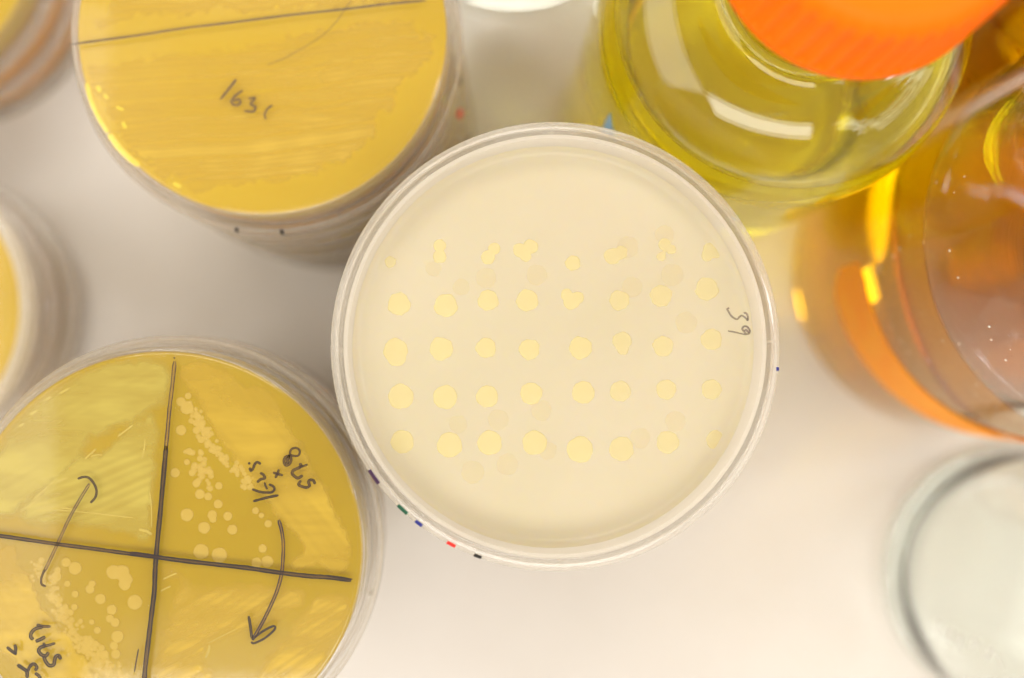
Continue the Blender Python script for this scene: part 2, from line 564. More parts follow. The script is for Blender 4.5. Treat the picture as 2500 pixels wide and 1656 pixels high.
def patch(name, parent, pts, z, h, m, amp=0.35, seed=0, label=None, rmax=None, rot=0.0, lines=0.35, soft=0.8, cell=0.45):
    """bacterial film on the gel: a fine grid whose growth density falls off at an uneven edge and runs in loop strokes"""
    rnd = np.random.RandomState(seed)
    poly = np.array([(p.x, p.y) for p in ragged(pts, step=1.2, amp=0.0, seed=seed)])
    lo, hi = poly.min(0) - 1, poly.max(0) + 1
    lo, hi = np.maximum(lo, -rmax), np.minimum(hi, rmax)
    nx, ny = int((hi[0] - lo[0]) / cell) + 2, int((hi[1] - lo[1]) / cell) + 2
    X, Y_ = np.meshgrid(lo[0] + np.arange(nx) * cell, lo[1] + np.arange(ny) * cell)
    inside = np.zeros(X.shape, bool)
    dist = np.full(X.shape, 1e9)
    n = len(poly)
    for k in range(n):
        (x0, y0), (x1, y1) = poly[k], poly[(k + 1) % n]
        c = ((y0 > Y_) != (y1 > Y_)) & (X < (x1 - x0) * (Y_ - y0) / ((y1 - y0) or 1e-9) + x0)
        inside ^= c
        dx, dy = x1 - x0, y1 - y0
        t = np.clip(((X - x0) * dx + (Y_ - y0) * dy) / (dx * dx + dy * dy + 1e-9), 0, 1)
        dist = np.minimum(dist, np.hypot(X - x0 - t * dx, Y_ - y0 - t * dy))
    sd = np.where(inside, dist, -dist)
    def wav(f, k=5):
        o = 0
        for _ in range(k):
            a, ph, ff = rnd.uniform(0, 2 * PI), rnd.uniform(0, 2 * PI), f * rnd.uniform(0.6, 1.7)
            o = o + np.sin((X * np.cos(a) + Y_ * np.sin(a)) * ff + ph)
        return o / k ** 0.5
    sd = sd + wav(1.1) * amp + wav(2.6) * amp * 0.6
    sd = np.minimum(sd, rmax - np.hypot(X, Y_) + wav(1.0) * 0.3)
    u = X * np.cos(rot) + Y_ * np.sin(rot)
    v = -X * np.sin(rot) + Y_ * np.cos(rot) + 0.45 * np.sin(u * 0.11 + rnd.uniform(0, 6)) + 0.2 * wav(0.25)
    ln = 0
    for f in (1.1, 1.9, 2.9, 4.1):
        ln = ln + np.sin(v * f * rnd.uniform(0.85, 1.15) + rnd.uniform(0, 6)) / 2
    den = np.clip(sd / soft + 0.5, 0, 1) * np.clip(1 - lines * (0.5 - 0.5 * np.tanh(ln * 1.2)) + 0.08 * wav(0.5), 0, 1)
    idx = -np.ones(X.shape, int)
    keep = den > 0.0
    cells = keep[:-1, :-1] | keep[1:, :-1] | keep[:-1, 1:] | keep[1:, 1:]
    use = np.zeros(X.shape, bool)
    for a, b in ((slice(None, -1), slice(None, -1)), (slice(1, None), slice(None, -1)), (slice(None, -1), slice(1, None)), (slice(1, None), slice(1, None))):
        use[a, b] |= cells
    use &= np.hypot(X, Y_) < rmax + 0.4
    cells = use[:-1, :-1] & use[1:, :-1] & use[:-1, 1:] & use[1:, 1:]
    idx[use] = np.arange(use.sum())
    hh = z + 0.03 + h * den
    vs = np.stack([X[use], Y_[use], hh[use]], 1)
    jj, ii = np.nonzero(cells)
    fs = np.stack([idx[jj, ii], idx[jj, ii + 1], idx[jj + 1, ii + 1], idx[jj + 1, ii]], 1)
    me = mesh(name, vs.tolist(), fs.tolist(), m, True)
    at = me.attributes.new("growth", 'FLOAT', 'POINT')
    at.data.foreach_set("value", den[use].astype(np.float32))
    o = link(name, me, parent)
    if label:
        o["label"] = label
    return o

def blob_mesh(name, lobes, h, m, seg=48, jit=0.05, seed=0):
    """a colony: a low dome whose outline is the union of round lobes (x, y, r in mm about its centre)"""
    rnd = random.Random(seed)
    ph = [rnd.uniform(0, 6.28) for _ in range(4)]
    rings = [(1.0, 0.06), (0.985, 0.45), (0.95, 0.75), (0.85, 0.93), (0.5, 1.0)]
    vs, fs = [], []
    cx = sum(l[0] for l in lobes) / len(lobes)
    cy_ = sum(l[1] for l in lobes) / len(lobes)
    def reach(a):
        best = 0.2
        dx, dy = math.cos(a), math.sin(a)
        for lx, ly, lr in lobes:
            ox, oy = cx - lx, cy_ - ly
            b = ox * dx + oy * dy
            c = ox * ox + oy * oy - lr * lr
            q = b * b - c
            if q >= 0:
                t = -b + math.sqrt(q)
                best = max(best, t)
        return best
    for s, z in rings:
        for k in range(seg):
            a = 2 * PI * k / seg
            r = reach(a) * (1 + jit * (math.sin(3 * a + ph[0]) * 0.4 + math.sin(5 * a + ph[1]) * 0.4 + math.sin(9 * a + ph[2]) * 0.3) + rnd.uniform(-jit, jit) * 0.12)
            vs.append((cx + r * s * math.cos(a), cy_ + r * s * math.sin(a), h * z))
    vs.append((cx, cy_, h))
    for i in range(len(rings) - 1):
        for k in range(seg):
            a, b = i * seg + k, i * seg + (k + 1) % seg
            fs.append((a, b, b + seg, a + seg))
    i = len(rings) - 1
    for k in range(seg):
        fs.append((i * seg + k, i * seg + (k + 1) % seg, len(vs) - 1))
    me = mesh(name, vs, fs, m, False)
    me.polygons.foreach_set("use_smooth", [True] * len(me.polygons))
    return me

def colony(parent, origin, z, lobes_px, m, h=0.5, seed=0, jit=0.05, name="colony"):
    """lobes_px: (x, y, r) in the photograph, on the plane at height z"""
    sc = (CAM_H - z) / F_PX
    x0 = sum(l[0] for l in lobes_px) / len(lobes_px)
    y0 = sum(l[1] for l in lobes_px) / len(lobes_px)
    c = P(x0, y0, z) - Vector(origin)
    lo = []
    for x, y, r in lobes_px:
        q = P(x, y, z) - Vector(origin) - c
        lo.append((q.x, q.y, r * sc))
    me = blob_mesh(name, lo, h, m, seed=seed, jit=jit)
    return link(name, me, parent, (c.x, c.y, z - origin[2]))

# ------------------------------------------------------------------ the bench
bench = link("bench_top", mesh("bench_top", [(-900, -700, 0), (900, -700, 0), (900, 700, 0), (-900, 700, 0)], [(0, 1, 2, 3)], M_BENCH))
bench["kind"] = "structure"

# ------------------------------------------------------------------ petri dishes
PITCH = 15.2
LID_WALL = [(44.3, 14.95), (44.9, 14.9), (45.5, 14.65), (45.85, 14.25), (46, 13.7), (46, 6.4), (45.85, 6.15), (45.1, 6.15), (44.95, 6.4), (44.95, 13.2), (44.75, 13.55), (44.3, 13.7)]
LID_TOP = [(0, 14.9), (41.2, 14.9), (41.4, 15.15), (42.2, 15.15), (42.4, 14.9), (44.25, 14.9), (44.25, 13.75), (0, 13.75)]
DISH = [(0, 0.5), (39.2, 0.5), (39.4, 0.02), (40.2, 0.02), (40.4, 0.5), (42.9, 0.5), (43.4, 0.9), (43.5, 1.5), (43.5, 13.2), (43.35, 13.45), (42.65, 13.45), (42.5, 13.2), (42.5, 2.4), (42.2, 1.9), (41.6, 1.7), (0, 1.7)]
AGAR_P = [(0, 1.72), (41.5, 1.72), (42.15, 1.95), (42.45, 2.5), (42.45, 6.9), (42.2, 6.6), (41.6, 6.0), (40.6, 5.65), (39.0, 5.52), (0, 5.5)]
DISH_UP = [(0, 14.5), (41.4, 14.5), (41.6, 14.95), (42.6, 14.98), (43.2, 14.7), (43.5, 14.1), (43.5, 1.8), (43.35, 1.55), (42.65, 1.55), (42.5, 1.8), (42.5, 12.9), (42.2, 13.2), (41.6, 13.3), (0, 13.3)]
AGAR_UP = [(0, 13.0), (41.6, 13.0), (42.2, 12.75), (42.42, 12.3), (42.42, 4.6), (42.1, 4.9), (41.5, 5.2), (40.6, 5.4), (0, 5.4)]
flip = lambda pr: [(a, 15.0 - b) for a, b in pr]
def two_tone(me, m2, rmin):
    me.materials.append(m2)
    for p in me.polygons:
        if math.hypot(p.center.x, p.center.y) > rmin * MM:
            p.material_index = 1
    return me
ME = {False: (lathe("lid", LID_TOP, M_SHEET), lathe("lid_rim", LID_WALL, M_LID), two_tone(lathe("dish_base", DISH, M_DISH), M_WALL, 41.7)),
      True: (lathe("lid", flip(LID_TOP), M_SHEET), lathe("lid_rim", [(a, b if b < 8 else b - 1.9) for a, b in flip(LID_WALL)], M_LID_UP), two_tone(lathe("dish_base", DISH_UP, M_DISH_UP), M_WALL_UP, 42.3))}
AG = {}
def agar_mesh(m, inv):
    if (m.name, inv) not in AG:
        AG[(m.name, inv)] = lathe("agar", AGAR_UP if inv else AGAR_P, m)
    return AG[(m.name, inv)]
def _nub(z0, z1):
    vs = [(x, y, z) for x in (44.2, 44.97) for y in (-0.28, 0.28) for z in (z0, z1)]
    return mesh("vent_rib", vs, [(0, 1, 3, 2), (4, 6, 7, 5), (0, 4, 5, 1), (2, 3, 7, 6), (1, 5, 7, 3), (0, 2, 6, 4)], M_LID)
ME_NUB = {False: _nub(9.0, 13.74), True: _nub(1.26, 6.0)}

def petri(loc, label, group, m_agar, nubs=None, inv=False):
    """one dish with its lid; inv: stored upside down, the gel side up"""
    t = thing("petri_dish", label, "petri dish", loc, group)
    lid = link("lid", ME[inv][0], t)
    link("lid_rim", ME[inv][1], lid)
    if nubs is not None:
        for a in (0, 90, 180, 270):
            o = link("vent_rib", ME_NUB[inv], lid)
            o.rotation_euler = (0, 0, R_(a + nubs))
    link("dish_base", ME[inv][2], t)
    link("agar", agar_mesh(m_agar, inv), t)
    return t

ORD = ["topmost", "second", "third", "fourth", "fifth", "sixth", "seventh", "eighth", "ninth"]
def stack(n, top, bottom, mats, where, group, label_top, wob=0.5, nubs=None, seed=0, inv=False, pitch=PITCH):
    """n dishes piled up; centres run from bottom to top (mm)"""
    rnd = random.Random(seed)
    res = []
    for i in range(n):                                   # i = 0 is the topmost
        k = i / max(1, n - 1)
        x = top[0] + (bottom[0] - top[0]) * k + (rnd.uniform(-wob, wob) if i else 0)
        y = top[1] + (bottom[1] - top[1]) * k + (rnd.uniform(-wob, wob) if i else 0)
        z = (n - 1 - i) * pitch + 0.02
        m = mats[i % len(mats)]
        if i == 0:
            lab = label_top
        else:
            p = ORD[i] if i < n - 1 else "bottom"
            lab = f"{p} petri dish{' from the top' if i < n - 1 else ''} of the {where}"
        res.append(petri((x, y, z), lab, group, m, nubs=nubs if i == 0 else None, inv=inv))
    return res

def origin(o):
    return Vector(o.location) / MM

# --- C: the pale plate in the middle
c_top = P(1359, 843, 136.6)
C = stack(9, (c_top.x, c_top.y), (c_top.x - 7.5, c_top.y + 1.0), [M_AGAR_C], "stack of pale dishes in the middle", "petri dishes stacked in the middle",
          "cream petri dish with rows of pale round colonies and a handwritten 39", nubs=1.0, seed=1)
# --- B: quartered plate at the lower left
b_top = P(386, 1352, 127.2)
B = stack(8, (b_top.x, b_top.y), (b_top.x - 13.5, b_top.y - 2.0), [M_AGAR_B, M_AGAR_Y, M_AGAR_O], "stack under the quartered dish at lower left", "petri dishes stacked at the lower left",
          "amber petri dish quartered by black marker lines with curved arrows", nubs=76.0, seed=2, wob=0.8, inv=True, pitch=15.95)
# --- A: streaked plate at the upper left
a_top = P(636, 68, 111)
A = stack(7, (a_top.x, a_top.y), (a_top.x + 0.5, a_top.y + 1.0), [M_AGAR_Y, M_AGAR_O, M_AGAR_Y], "stack under the dish marked 1631", "petri dishes stacked at the upper left",
          "yellow streaked petri dish with the handwritten number 1631 and one black line", nubs=22.0, seed=3, wob=0.9, inv=True, pitch=15.9)
# --- D and E at the left edge
D = stack(3, (-177.5, 17), (-177.0, 18), [M_AGAR_Y, M_AGAR_O, M_AGAR_Y], "low stack at the left edge", "petri dishes stacked at the left edge",
          "yellow petri dish on top of the low stack at the left edge", seed=4, wob=0.8)
E_ = stack(3, (-175, 125), (-175.5, 125), [M_AGAR_Y, M_AGAR_O, M_AGAR_O], "low stack in the upper left corner", "petri dishes stacked in the upper left corner",
          "yellow petri dish on top of the stack in the upper left corner", seed=5, wob=1.0, inv=True)

# ------------------------------------------------------------------ plate C: colonies, writing, rim marks
def q4(x, y, r=None):        # zoomed crop of plate C to photograph px
    s = 1.3292
    return (750 + x / s, 250 + y / s) + (() if r is None else (r / s,))
oC = origin(C[0])
zA = oC.z + 5.5
agC = [c for c in C[0].children if c.name.startswith("agar")][0]
rowsC = [
 [[(270,518,19)], [(430,465,21),(430,500,22)], [(587,503,23),(607,475,20)], [(690,480,23),(725,468,24),(710,500,18)], [(862,522,25)],
  [(990,500,27),(1018,488,22)], [(1160,462,21),(1150,500,16),(1180,477,17)], [(1305,475,20),(1298,497,20),(1328,487,20)]],
 [[(298,655,37)], [(450,660,38)], [(587,643,34)], [(714,643,36)], [(842,625,20),(858,645,28),(878,634,20)], [(1013,643,33)], [(1148,628,36)], [(1297,606,38)]],
 [[(287,806,40),(290,828,30)], [(435,800,38)], [(580,797,33)], [(721,802,34)], [(887,797,37)], [(1022,775,31),(1024,800,20)], [(1155,792,34)], [(1312,770,35)]],
 [[(304,955,41)], [(448,957,39)], [(584,955,36)], [(727,945,36)], [(896,942,37)], [(1016,938,34)], [(1165,932,33)], [(1312,932,33)]],
 [[(308,1102,38)], [(462,1112,41)], [(592,1105,40)], [(738,1105,40)], [(885,1127,43)], [(1020,1125,40)], [(1170,1103,37)], [(1326,1096,32)]]]
k = 0
for row in rowsC:
    for ci, lob in enumerate(row):
        k += 1
        colony(agC, oC, zA, [q4(*l) for l in lob], M_COL_C if ci < 5 and (ci or k > 1) else M_COL_C2, h=0.16, seed=k, jit=0.05 if len(lob) > 1 or k > 24 else 0.08)
# ghost images of the colonies, put on the gel as thin see-through discs
for j, (x, y, r) in enumerate([(537,1200,38),(650,1175,36),(620,1030,34),(490,1045,30),(1195,1035,34),(1080,1090,34),(1160,430,32),(1185,560,37),(1055,600,34),(745,560,34),(580,570,34),
                               (760,1000,34),(500,600,28),(780,1130,30),(1230,715,36),(410,540,26),(1040,470,36)]):
    colony(agC, oC, zA, [q4(x, y, r)], M_COL_GHOST, h=0.04, seed=100 + j)

def c2(x, y):                # zoomed crop of the right side of plate C
    return (1400 + x / 3.137, 700 + y / 3.137)
zT = oC.z + 14.96
lidC = [c for c in C[0].children if c.name.startswith("lid")][0]
strokes("handwritten_digit", C[0], oC, zT, [([c2(*p) for p in [(1192,165),(1178,172),(1190,195),(1212,228),(1250,250),(1272,232),(1290,222),(1318,240),(1334,258),(1336,232),(1325,206),(1305,200)]], 4.2)], M_THIN, "thin black handwritten 3")
strokes("handwritten_digit", C[0], oC, zT, [([c2(*p) for p in [(1305,342),(1293,325),(1305,306),(1330,308),(1350,335),(1345,358),(1325,362),(1308,345),(1322,332),(1338,350)]], 4.6), ([c2(*p) for p in [(1322,368),(1280,360),(1240,350),(1185,340)]], 3.4)], M_THIN, "thin black handwritten 9")

def rim_mark(o_, top, px, py, w, h, m, r=46.08, n=8, label=None, inv=False):
    """a felt pen dash on the side of a lid, at the angle where the photograph shows it"""
    p = P(px, py, o_.z + (8 if inv else 14)) - o_
    a = math.atan2(p.y, p.x)
    vs, fs, uv = [], [], []
    for i in range(n + 1):
        aa = a + (i / n - 0.5) * w / r
        sk = 0.35 * math.sin(i * 1.7)
        for j, (rr, zz) in enumerate([(45.2, 7.0), (45.9, 6.95), (r, 6.6), (r, 6.0), (r, 5.0 - h * 0.8 - sk * 0.4)] if inv else [(45.2, 14.86), (45.62, 14.62), (45.97, 14.2), (r, 13.7), (r, 13.7 - h - sk * 0.4)]):
            vs.append((rr * math.cos(aa) * 1.0012, rr * math.sin(aa) * 1.0012, zz))
            uv.append((i / n * w, j / 4))
    for i in range(n):
        for j in range(4):
            b = i * 5 + j
            fs.append((b, b + 5, b + 6, b + 1))
    me = mesh("marker_dash", vs, fs, m, True, uvs=uv)
    o = link("marker_dash", me, top)
    if label:
        o["label"] = label
for (x, y, w, h, m, lab) in [(923,1157,3.4,1.5,M_PURPLE,"purple dash"), (993,1233,2.6,1.5,M_GREEN,"green dash"), (1030,1268,1.7,1.2,M_BLUE,"blue dash"),
                        (1107,1318,1.9,2.0,M_RED,"red dash"), (1170,1348,1.6,2.2,M_DARK,"black dash"), (1888,900,0.8,1.0,M_BLUE,None)]:
    rim_mark(oC, C[0], x, y, w, h, m, label=lab)
for i, (x, y, m) in enumerate([(800,845,M_GREEN), (797,890,M_RED), (808,945,M_RED)]):
    o3 = origin(C[2 + i])
    rim_mark(o3, C[2 + i], x, y, 3.0 if i == 1 else 2.0, 4.0, m, label=["green dash", "red dash", "red dash"][i])

# ------------------------------------------------------------------ plate B: lines, arrows, handwriting, growth
oB = origin(B[0])
zTB = oB.z + 14.56
def b3(x, y, r=None):
    s = 1.7306
    return (x / s, 750 + y / s) + (() if r is None else (r / s,))
def b7(x, y):
    return (350 + x / 3.92, 850 + y / 3.92)
def b8(x, y):
    return (x / 3.438, 1200 + y / 3.438)
strokes("marker_line", B[0], oB, zTB, [([b3(*p) for p in [(738,232),(728,330),(716,430),(706,545),(700,600)]], 9.5)], M_THIN, "faint upper end of the upright marker line")
strokes("marker_line", B[0], oB, zTB, [([b3(*p) for p in [(702,590),(692,700),(684,790),(676,880),(668,960),(660,1050),(655,1120),(652,1200),(640,1300),(628,1400),(614,1520),(606,1620),(596,1720),(588,1850)]], 11.5),
                                         ([b3(*p) for p in [(585,1445),(575,1500),(568,1540)]], 3.5), ([b3(735,213), b3(738,217)], 4)], M_BLACK, "upright black marker line")
strokes("marker_line", B[0], oB, zTB, [([b3(*p) for p in [(-230,945),(-120,955),(0,967),(100,981),(230,1000),(400,1022),(560,1044),(655,1056)]], 9.5),
                                         ([b3(*p) for p in [(555,1040),(660,1056),(760,1070),(900,1086),(1050,1103),(1180,1122),(1300,1136),(1400,1143),(1480,1154)]], 11),
                                         ([b3(*p) for p in [(1030,1092),(1055,1095)]], 3), ([b3(*p) for p in [(1380,1135),(1440,1146),(1488,1150)]], 4)], M_BLACK, "level black marker line")
strokes("arrow", B[0], oB, zTB, [([b3(*p) for p in [(1178,902),(1190,945),(1197,1000),(1195,1070),(1189,1130),(1170,1200),(1140,1270),(1105,1340),(1068,1405)]], 8.5)], M_THIN, "curved arrow shaft pointing down")
strokes("arrow_head", B[0], oB, zTB, [([b3(*p) for p in [(1051,1308),(1058,1350),(1064,1398)]], 7), ([b3(*p) for p in [(1066,1404),(1110,1370),(1155,1348),(1160,1362),(1120,1398),(1075,1420),(1062,1416)]], 5.5)], M_BLACK)
strokes("arrow", B[0], oB, zTB, [([b3(*p) for p in [(377,748),(330,825),(290,898),(250,985),(215,1060),(188,1115)]], 7)], M_THIN, "curved arrow shaft pointing up")
strokes("arrow", B[0], oB, zTB, [([b3(*p) for p in [(188,1110),(175,1145),(176,1170),(192,1180)]], 5.5)], M_BLACK, "hooked tail of the upward arrow")
strokes("arrow_head", B[0], oB, zTB, [([b3(*p) for p in [(330,725),(352,718),(376,722),(398,748),(408,778),(402,805),(384,826)]], 6)], M_BLACK)
# handwriting at the right of plate B
hand = [
 [([b7(*p) for p in [(1008,1100),(1018,1108)]], 6), ([b7(*p) for p in [(1018,1150),(1030,1172),(1052,1150),(1066,1112),(1090,1092),(1120,1108)]], 6.5)],
 [([b7(*p) for p in [(1122,1196),(1150,1215),(1162,1245),(1120,1258),(1092,1282)]], 6.5)],
 [([b7(*p) for p in [(1160,1290),(1170,1320),(1185,1350)]], 5), ([b7(*p) for p in [(1205,1305),(1240,1322),(1255,1350),(1228,1380),(1160,1382),(1100,1372),(1045,1352)]], 6)],
 [([b7(*p) for p in [(1056,1466),(1120,1448),(1200,1428),(1288,1410)]], 6.5)],
 [([b7(*p) for p in [(1245,1192),(1290,1206),(1332,1218)]], 6), ([b7(*p) for p in [(1296,1166),(1285,1200),(1264,1240)]], 6)],
 [([b7(*p) for p in [(1402,1020),(1412,975),(1450,955),(1488,970),(1497,1000),(1480,1030),(1440,1032),(1405,1022)]], 5.5), ([b7(*p) for p in [(1398,1030),(1360,1045),(1346,1085),(1362,1120),(1395,1112),(1414,1070),(1400,1032),(1380,1070),(1376,1100)]], 7)],
 [([b7(*p) for p in [(1495,1140),(1530,1130),(1568,1116)]], 5.5), ([b7(*p) for p in [(1500,1108),(1510,1130),(1480,1150),(1438,1170),(1424,1200),(1450,1230),(1480,1245),(1520,1222)]], 7.5)],
 [([b7(*p) for p in [(1505,1272),(1485,1308),(1520,1325),(1560,1335),(1590,1318),(1580,1282),(1600,1262),(1630,1270),(1640,1298)]], 7)],
]
for it in hand:
    strokes("writing_and_ghost_mark", B[0], oB, zTB, it, M_BLACK)
hand2 = [
 [([b8(*p) for p in [(312,1120),(360,1132),(420,1134)]], 7), ([b8(*p) for p in [(352,1140),(300,1152),(265,1185),(258,1220),(275,1240)]], 9)],
 [([b8(*p) for p in [(305,1258),(340,1242),(375,1224)]], 9)],
 [([b8(*p) for p in [(365,1275),(385,1295),(460,1276)]], 7), ([b8(*p) for p in [(380,1298),(340,1310),(325,1340),(350,1372),(385,1380),(405,1355)]], 9)],
 [([b8(*p) for p in [(368,1388),(385,1430),(415,1462),(450,1455),(458,1420),(468,1388),(492,1378),(508,1405)]], 9)],
 [([b8(*p) for p in [(62,1310),(95,1338),(135,1365)]], 8), ([b8(*p) for p in [(125,1290),(132,1320),(126,1362)]], 8)],
 [([b8(*p) for p in [(152,1458),(190,1485),(225,1512),(228,1560)]], 9), ([b8(*p) for p in [(232,1508),(255,1465),(285,1448),(310,1475),(298,1500)]], 8)],
 [([b8(*p) for p in [(298,1528),(325,1548),(350,1590)]], 8)],
]
for it in hand2:
    strokes("writing_and_ghost_mark", B[0], oB, zTB, it, M_BLACK)

agB = [c for c in B[0].children if c.name.startswith("agar")][0]
zB = oB.z + 13.0
def toB(pts, f=b3):
    out = []
    for p in pts:
        q = f(*p)
        v = P(q[0], q[1], zB) - oB
        out.append((v.x, v.y))
    return out
RM = 41.4
patch("growth_film", agB, toB([(765,285),(800,245),(860,238),(930,262),(985,298),(1040,350),(1060,335),(1110,345),(1180,430),(1240,540),(1300,640),(1350,730),(1410,850),(1460,960),(1475,1060),(1465,1112),(1400,1118),(1340,1085),(1270,1118),(1225,1085),(1262,1050),(1285,1020),(1255,960),(1215,935),(1190,900),(1150,845),(1090,790),(1040,730),(985,640),(930,560),(880,470),(830,390)]), 13.0, 0.05, M_LAWN_B, seed=1, rot=R_(-52), lines=0.12, label="dense yellow lawn of the upper right quarter", rmax=RM)
patch("growth_film", agB, toB([(-90,1000),(0,1012),(45,1010),(70,1060),(120,1150),(170,1250),(230,1330),(300,1400),(350,1470),(400,1540),(450,1640),(470,1760),(380,1760),(200,1640),(60,1500),(-60,1330)]), 13.0, 0.05, M_LAWN_B, seed=2, amp=0.45, rot=R_(-48), lines=0.12, label="dense yellow lawn of the lower left quarter", rmax=RM)
patch("growth_film", agB, toB([(-110,900),(-60,720),(0,600),(90,450),(210,340),(330,280),(460,235),(600,222),(700,245),(715,320),(690,400),(560,480),(430,530),(370,570),(330,650),(200,760),(80,850),(0,880)]), 13.0, 0.05, M_FILM_PALE, seed=3, rot=R_(28), lines=0.08, soft=2.2, label="pale thin film of the upper left quarter", rmax=RM)
patch("growth_film", agB, toB([(90,880),(140,800),(250,700),(330,640),(420,620),(560,500),(640,450),(660,520),(655,640),(640,780),(635,900),(620,985),(560,960),(430,930),(250,915),(130,925)]), 13.0, 0.05, M_FILM_PALE, seed=4, rot=R_(20), lines=0.25, soft=1.6, label="pale streaked zone beside the upright line", rmax=RM)
patch("growth_film", agB, toB([(690,1110),(760,1130),(740,1250),(690,1400),(650,1560),(640,1700),(720,1760),(900,1600),(860,1500),(870,1440),(950,1400),(1120,1330),(1280,1240),(1220,1190),(1000,1180),(850,1190)]), 13.0, 0.05, M_LAWN_A, seed=5, rot=R_(30), lines=0.45, soft=1.8, label="thin growth of the lower right quarter", rmax=RM)
patch("growth_film", agB, toB([(1330,1240),(1420,1220),(1470,1240),(1470,1320),(1420,1440),(1330,1560),(1200,1700),(1060,1800),(980,1740),(1080,1560),(1200,1400)]), 13.0, 0.05, M_LAWN_A, seed=6, rot=R_(32), lines=0.4, soft=1.6, label="thin growth beside the lower right rim", rmax=RM)
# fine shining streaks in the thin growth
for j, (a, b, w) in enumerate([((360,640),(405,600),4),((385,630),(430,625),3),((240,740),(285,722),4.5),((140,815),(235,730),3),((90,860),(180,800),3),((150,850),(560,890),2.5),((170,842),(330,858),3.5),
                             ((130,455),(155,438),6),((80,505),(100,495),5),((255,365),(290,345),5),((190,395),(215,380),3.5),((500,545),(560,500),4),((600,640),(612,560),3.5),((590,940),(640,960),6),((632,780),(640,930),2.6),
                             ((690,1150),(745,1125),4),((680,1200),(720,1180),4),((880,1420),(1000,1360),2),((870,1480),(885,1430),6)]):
    strokes("growth_glint_streak", agB, oB, zB + 0.2, [([b3(*a), b3((a[0] + b[0]) / 2 + 4, (a[1] + b[1]) / 2 - 3), b3(*b)], w)], M_STREAK)
big = [(790,878,27),(863,932,25),(982,940,21),(963,883,19),(922,832,19),(850,1033,32),(927,1048,32),(925,755,16),(845,790,21),(880,800,17),(888,697,14),(1133,915,16),
       (1110,1020,18),(1130,1075,25),(1085,1080,22),(830,745,17),(850,690,15),(812,700,15),(740,700,20),(800,610,15),(845,640,13),(790,655,13),(765,520,22),(790,425,28),(765,400,20),(795,375,14),(850,560,15),(835,460,15),(855,490,15),(875,520,15),(830,520,16),
       (480,1120,30),(570,1247,31),(425,1233,22),(280,1078,20),(318,1103,27),(285,1168,14),(318,1212,15),(473,1278,21),(465,1315,17),(487,1332,19),(388,1330,12),(412,1365,15),(497,1392,26),(342,1325,10),(315,1267,14),
       (243,1112,15),(238,1138,22),(228,1190,12),(240,1230,13),(300,1290,13),(262,1278,14),(278,1265,12),(482,1430,18),(490,1465,20),(430,1440,14),(445,1465,15),(405,1420,12),(1080,860,15),(1105,880,12)]
for j, l in enumerate(big):
    colony(agB, oB, zB, [b3(*l)], M_COL_B, h=0.14, seed=200 + j, jit=0.04)
colony(agB, oB, zB, [b3(515,1122,32), b3(532,1150,28), b3(527,1172,25)], M_COL_B, h=0.14, seed=290)
colony(agB, oB, zB, [b3(897,878,20), b3(900,896,15)], M_COL_B, h=0.14, seed=291)
colony(agB, oB, zB, [b3(380,1192,19), b3(390,1168,15)], M_COL_B, h=0.14, seed=292)
# crowded small colonies along the edges of the two lawns: a few larger ones apart, the crowd as one mesh
def crowd(parent, org, z, line, n, spread, rr, m, seed):
    rnd = random.Random(seed)
    vs, fs = [], []
    seg = 10
    sc = (CAM_H - z) / F_PX
    for _ in range(n):
        t = rnd.random() * (len(line) - 1)
        i = int(t)
        a, b = line[i], line[i + 1]
        x = a[0] + (b[0] - a[0]) * (t - i) + rnd.gauss(0, spread)
        y = a[1] + (b[1] - a[1]) * (t - i) + rnd.gauss(0, spread)
        q = b3(x, y)
        c = P(q[0], q[1], z) - org
        if math.hypot(c.x, c.y) > 39.5:
            continue
        r = rnd.uniform(*rr) / 1.7306 * sc
        b0 = len(vs)
        for s, h in ((1, 0), (0.8, 0.6)):
            for k in range(seg):
                aa = 2 * PI * k / seg
                vs.append((c.x + r * s * math.cos(aa), c.y + r * s * math.sin(aa), z - org.z + h * r * 0.25))
        vs.append((c.x, c.y, z - org.z + r * 0.22))
        for k in range(seg):
            k2 = (k + 1) % seg
            fs.append((b0 + k, b0 + k2, b0 + seg + k2, b0 + seg + k))
            fs.append((b0 + seg + k, b0 + seg + k2, len(vs) - 1))
    me = mesh("colony_crowd", vs, fs, m, False)
    me.polygons.foreach_set("use_smooth", [True] * len(me.polygons))
    o = link("colony_crowd", me, parent)
    o["kind"] = "stuff"
crowd(agB, oB, zB, [(800,420),(850,500),(880,560),(910,600),(940,640),(1010,700),(1060,760)], 120, 13, (7, 13), M_COL_B, 1)
crowd(agB, oB, zB, [(820,600),(850,680),(870,740)], 26, 22, (8, 15), M_COL_B, 2)
crowd(agB, oB, zB, [(140,1080),(210,1180),(250,1270),(310,1360),(360,1420),(420,1480),(500,1560),(560,1640)], 190, 17, (7, 14), M_COL_B, 3)
crowd(agB, oB, zB, [(300,1400),(400,1500),(470,1600)], 90, 26, (6, 11), M_COL_B, 4)

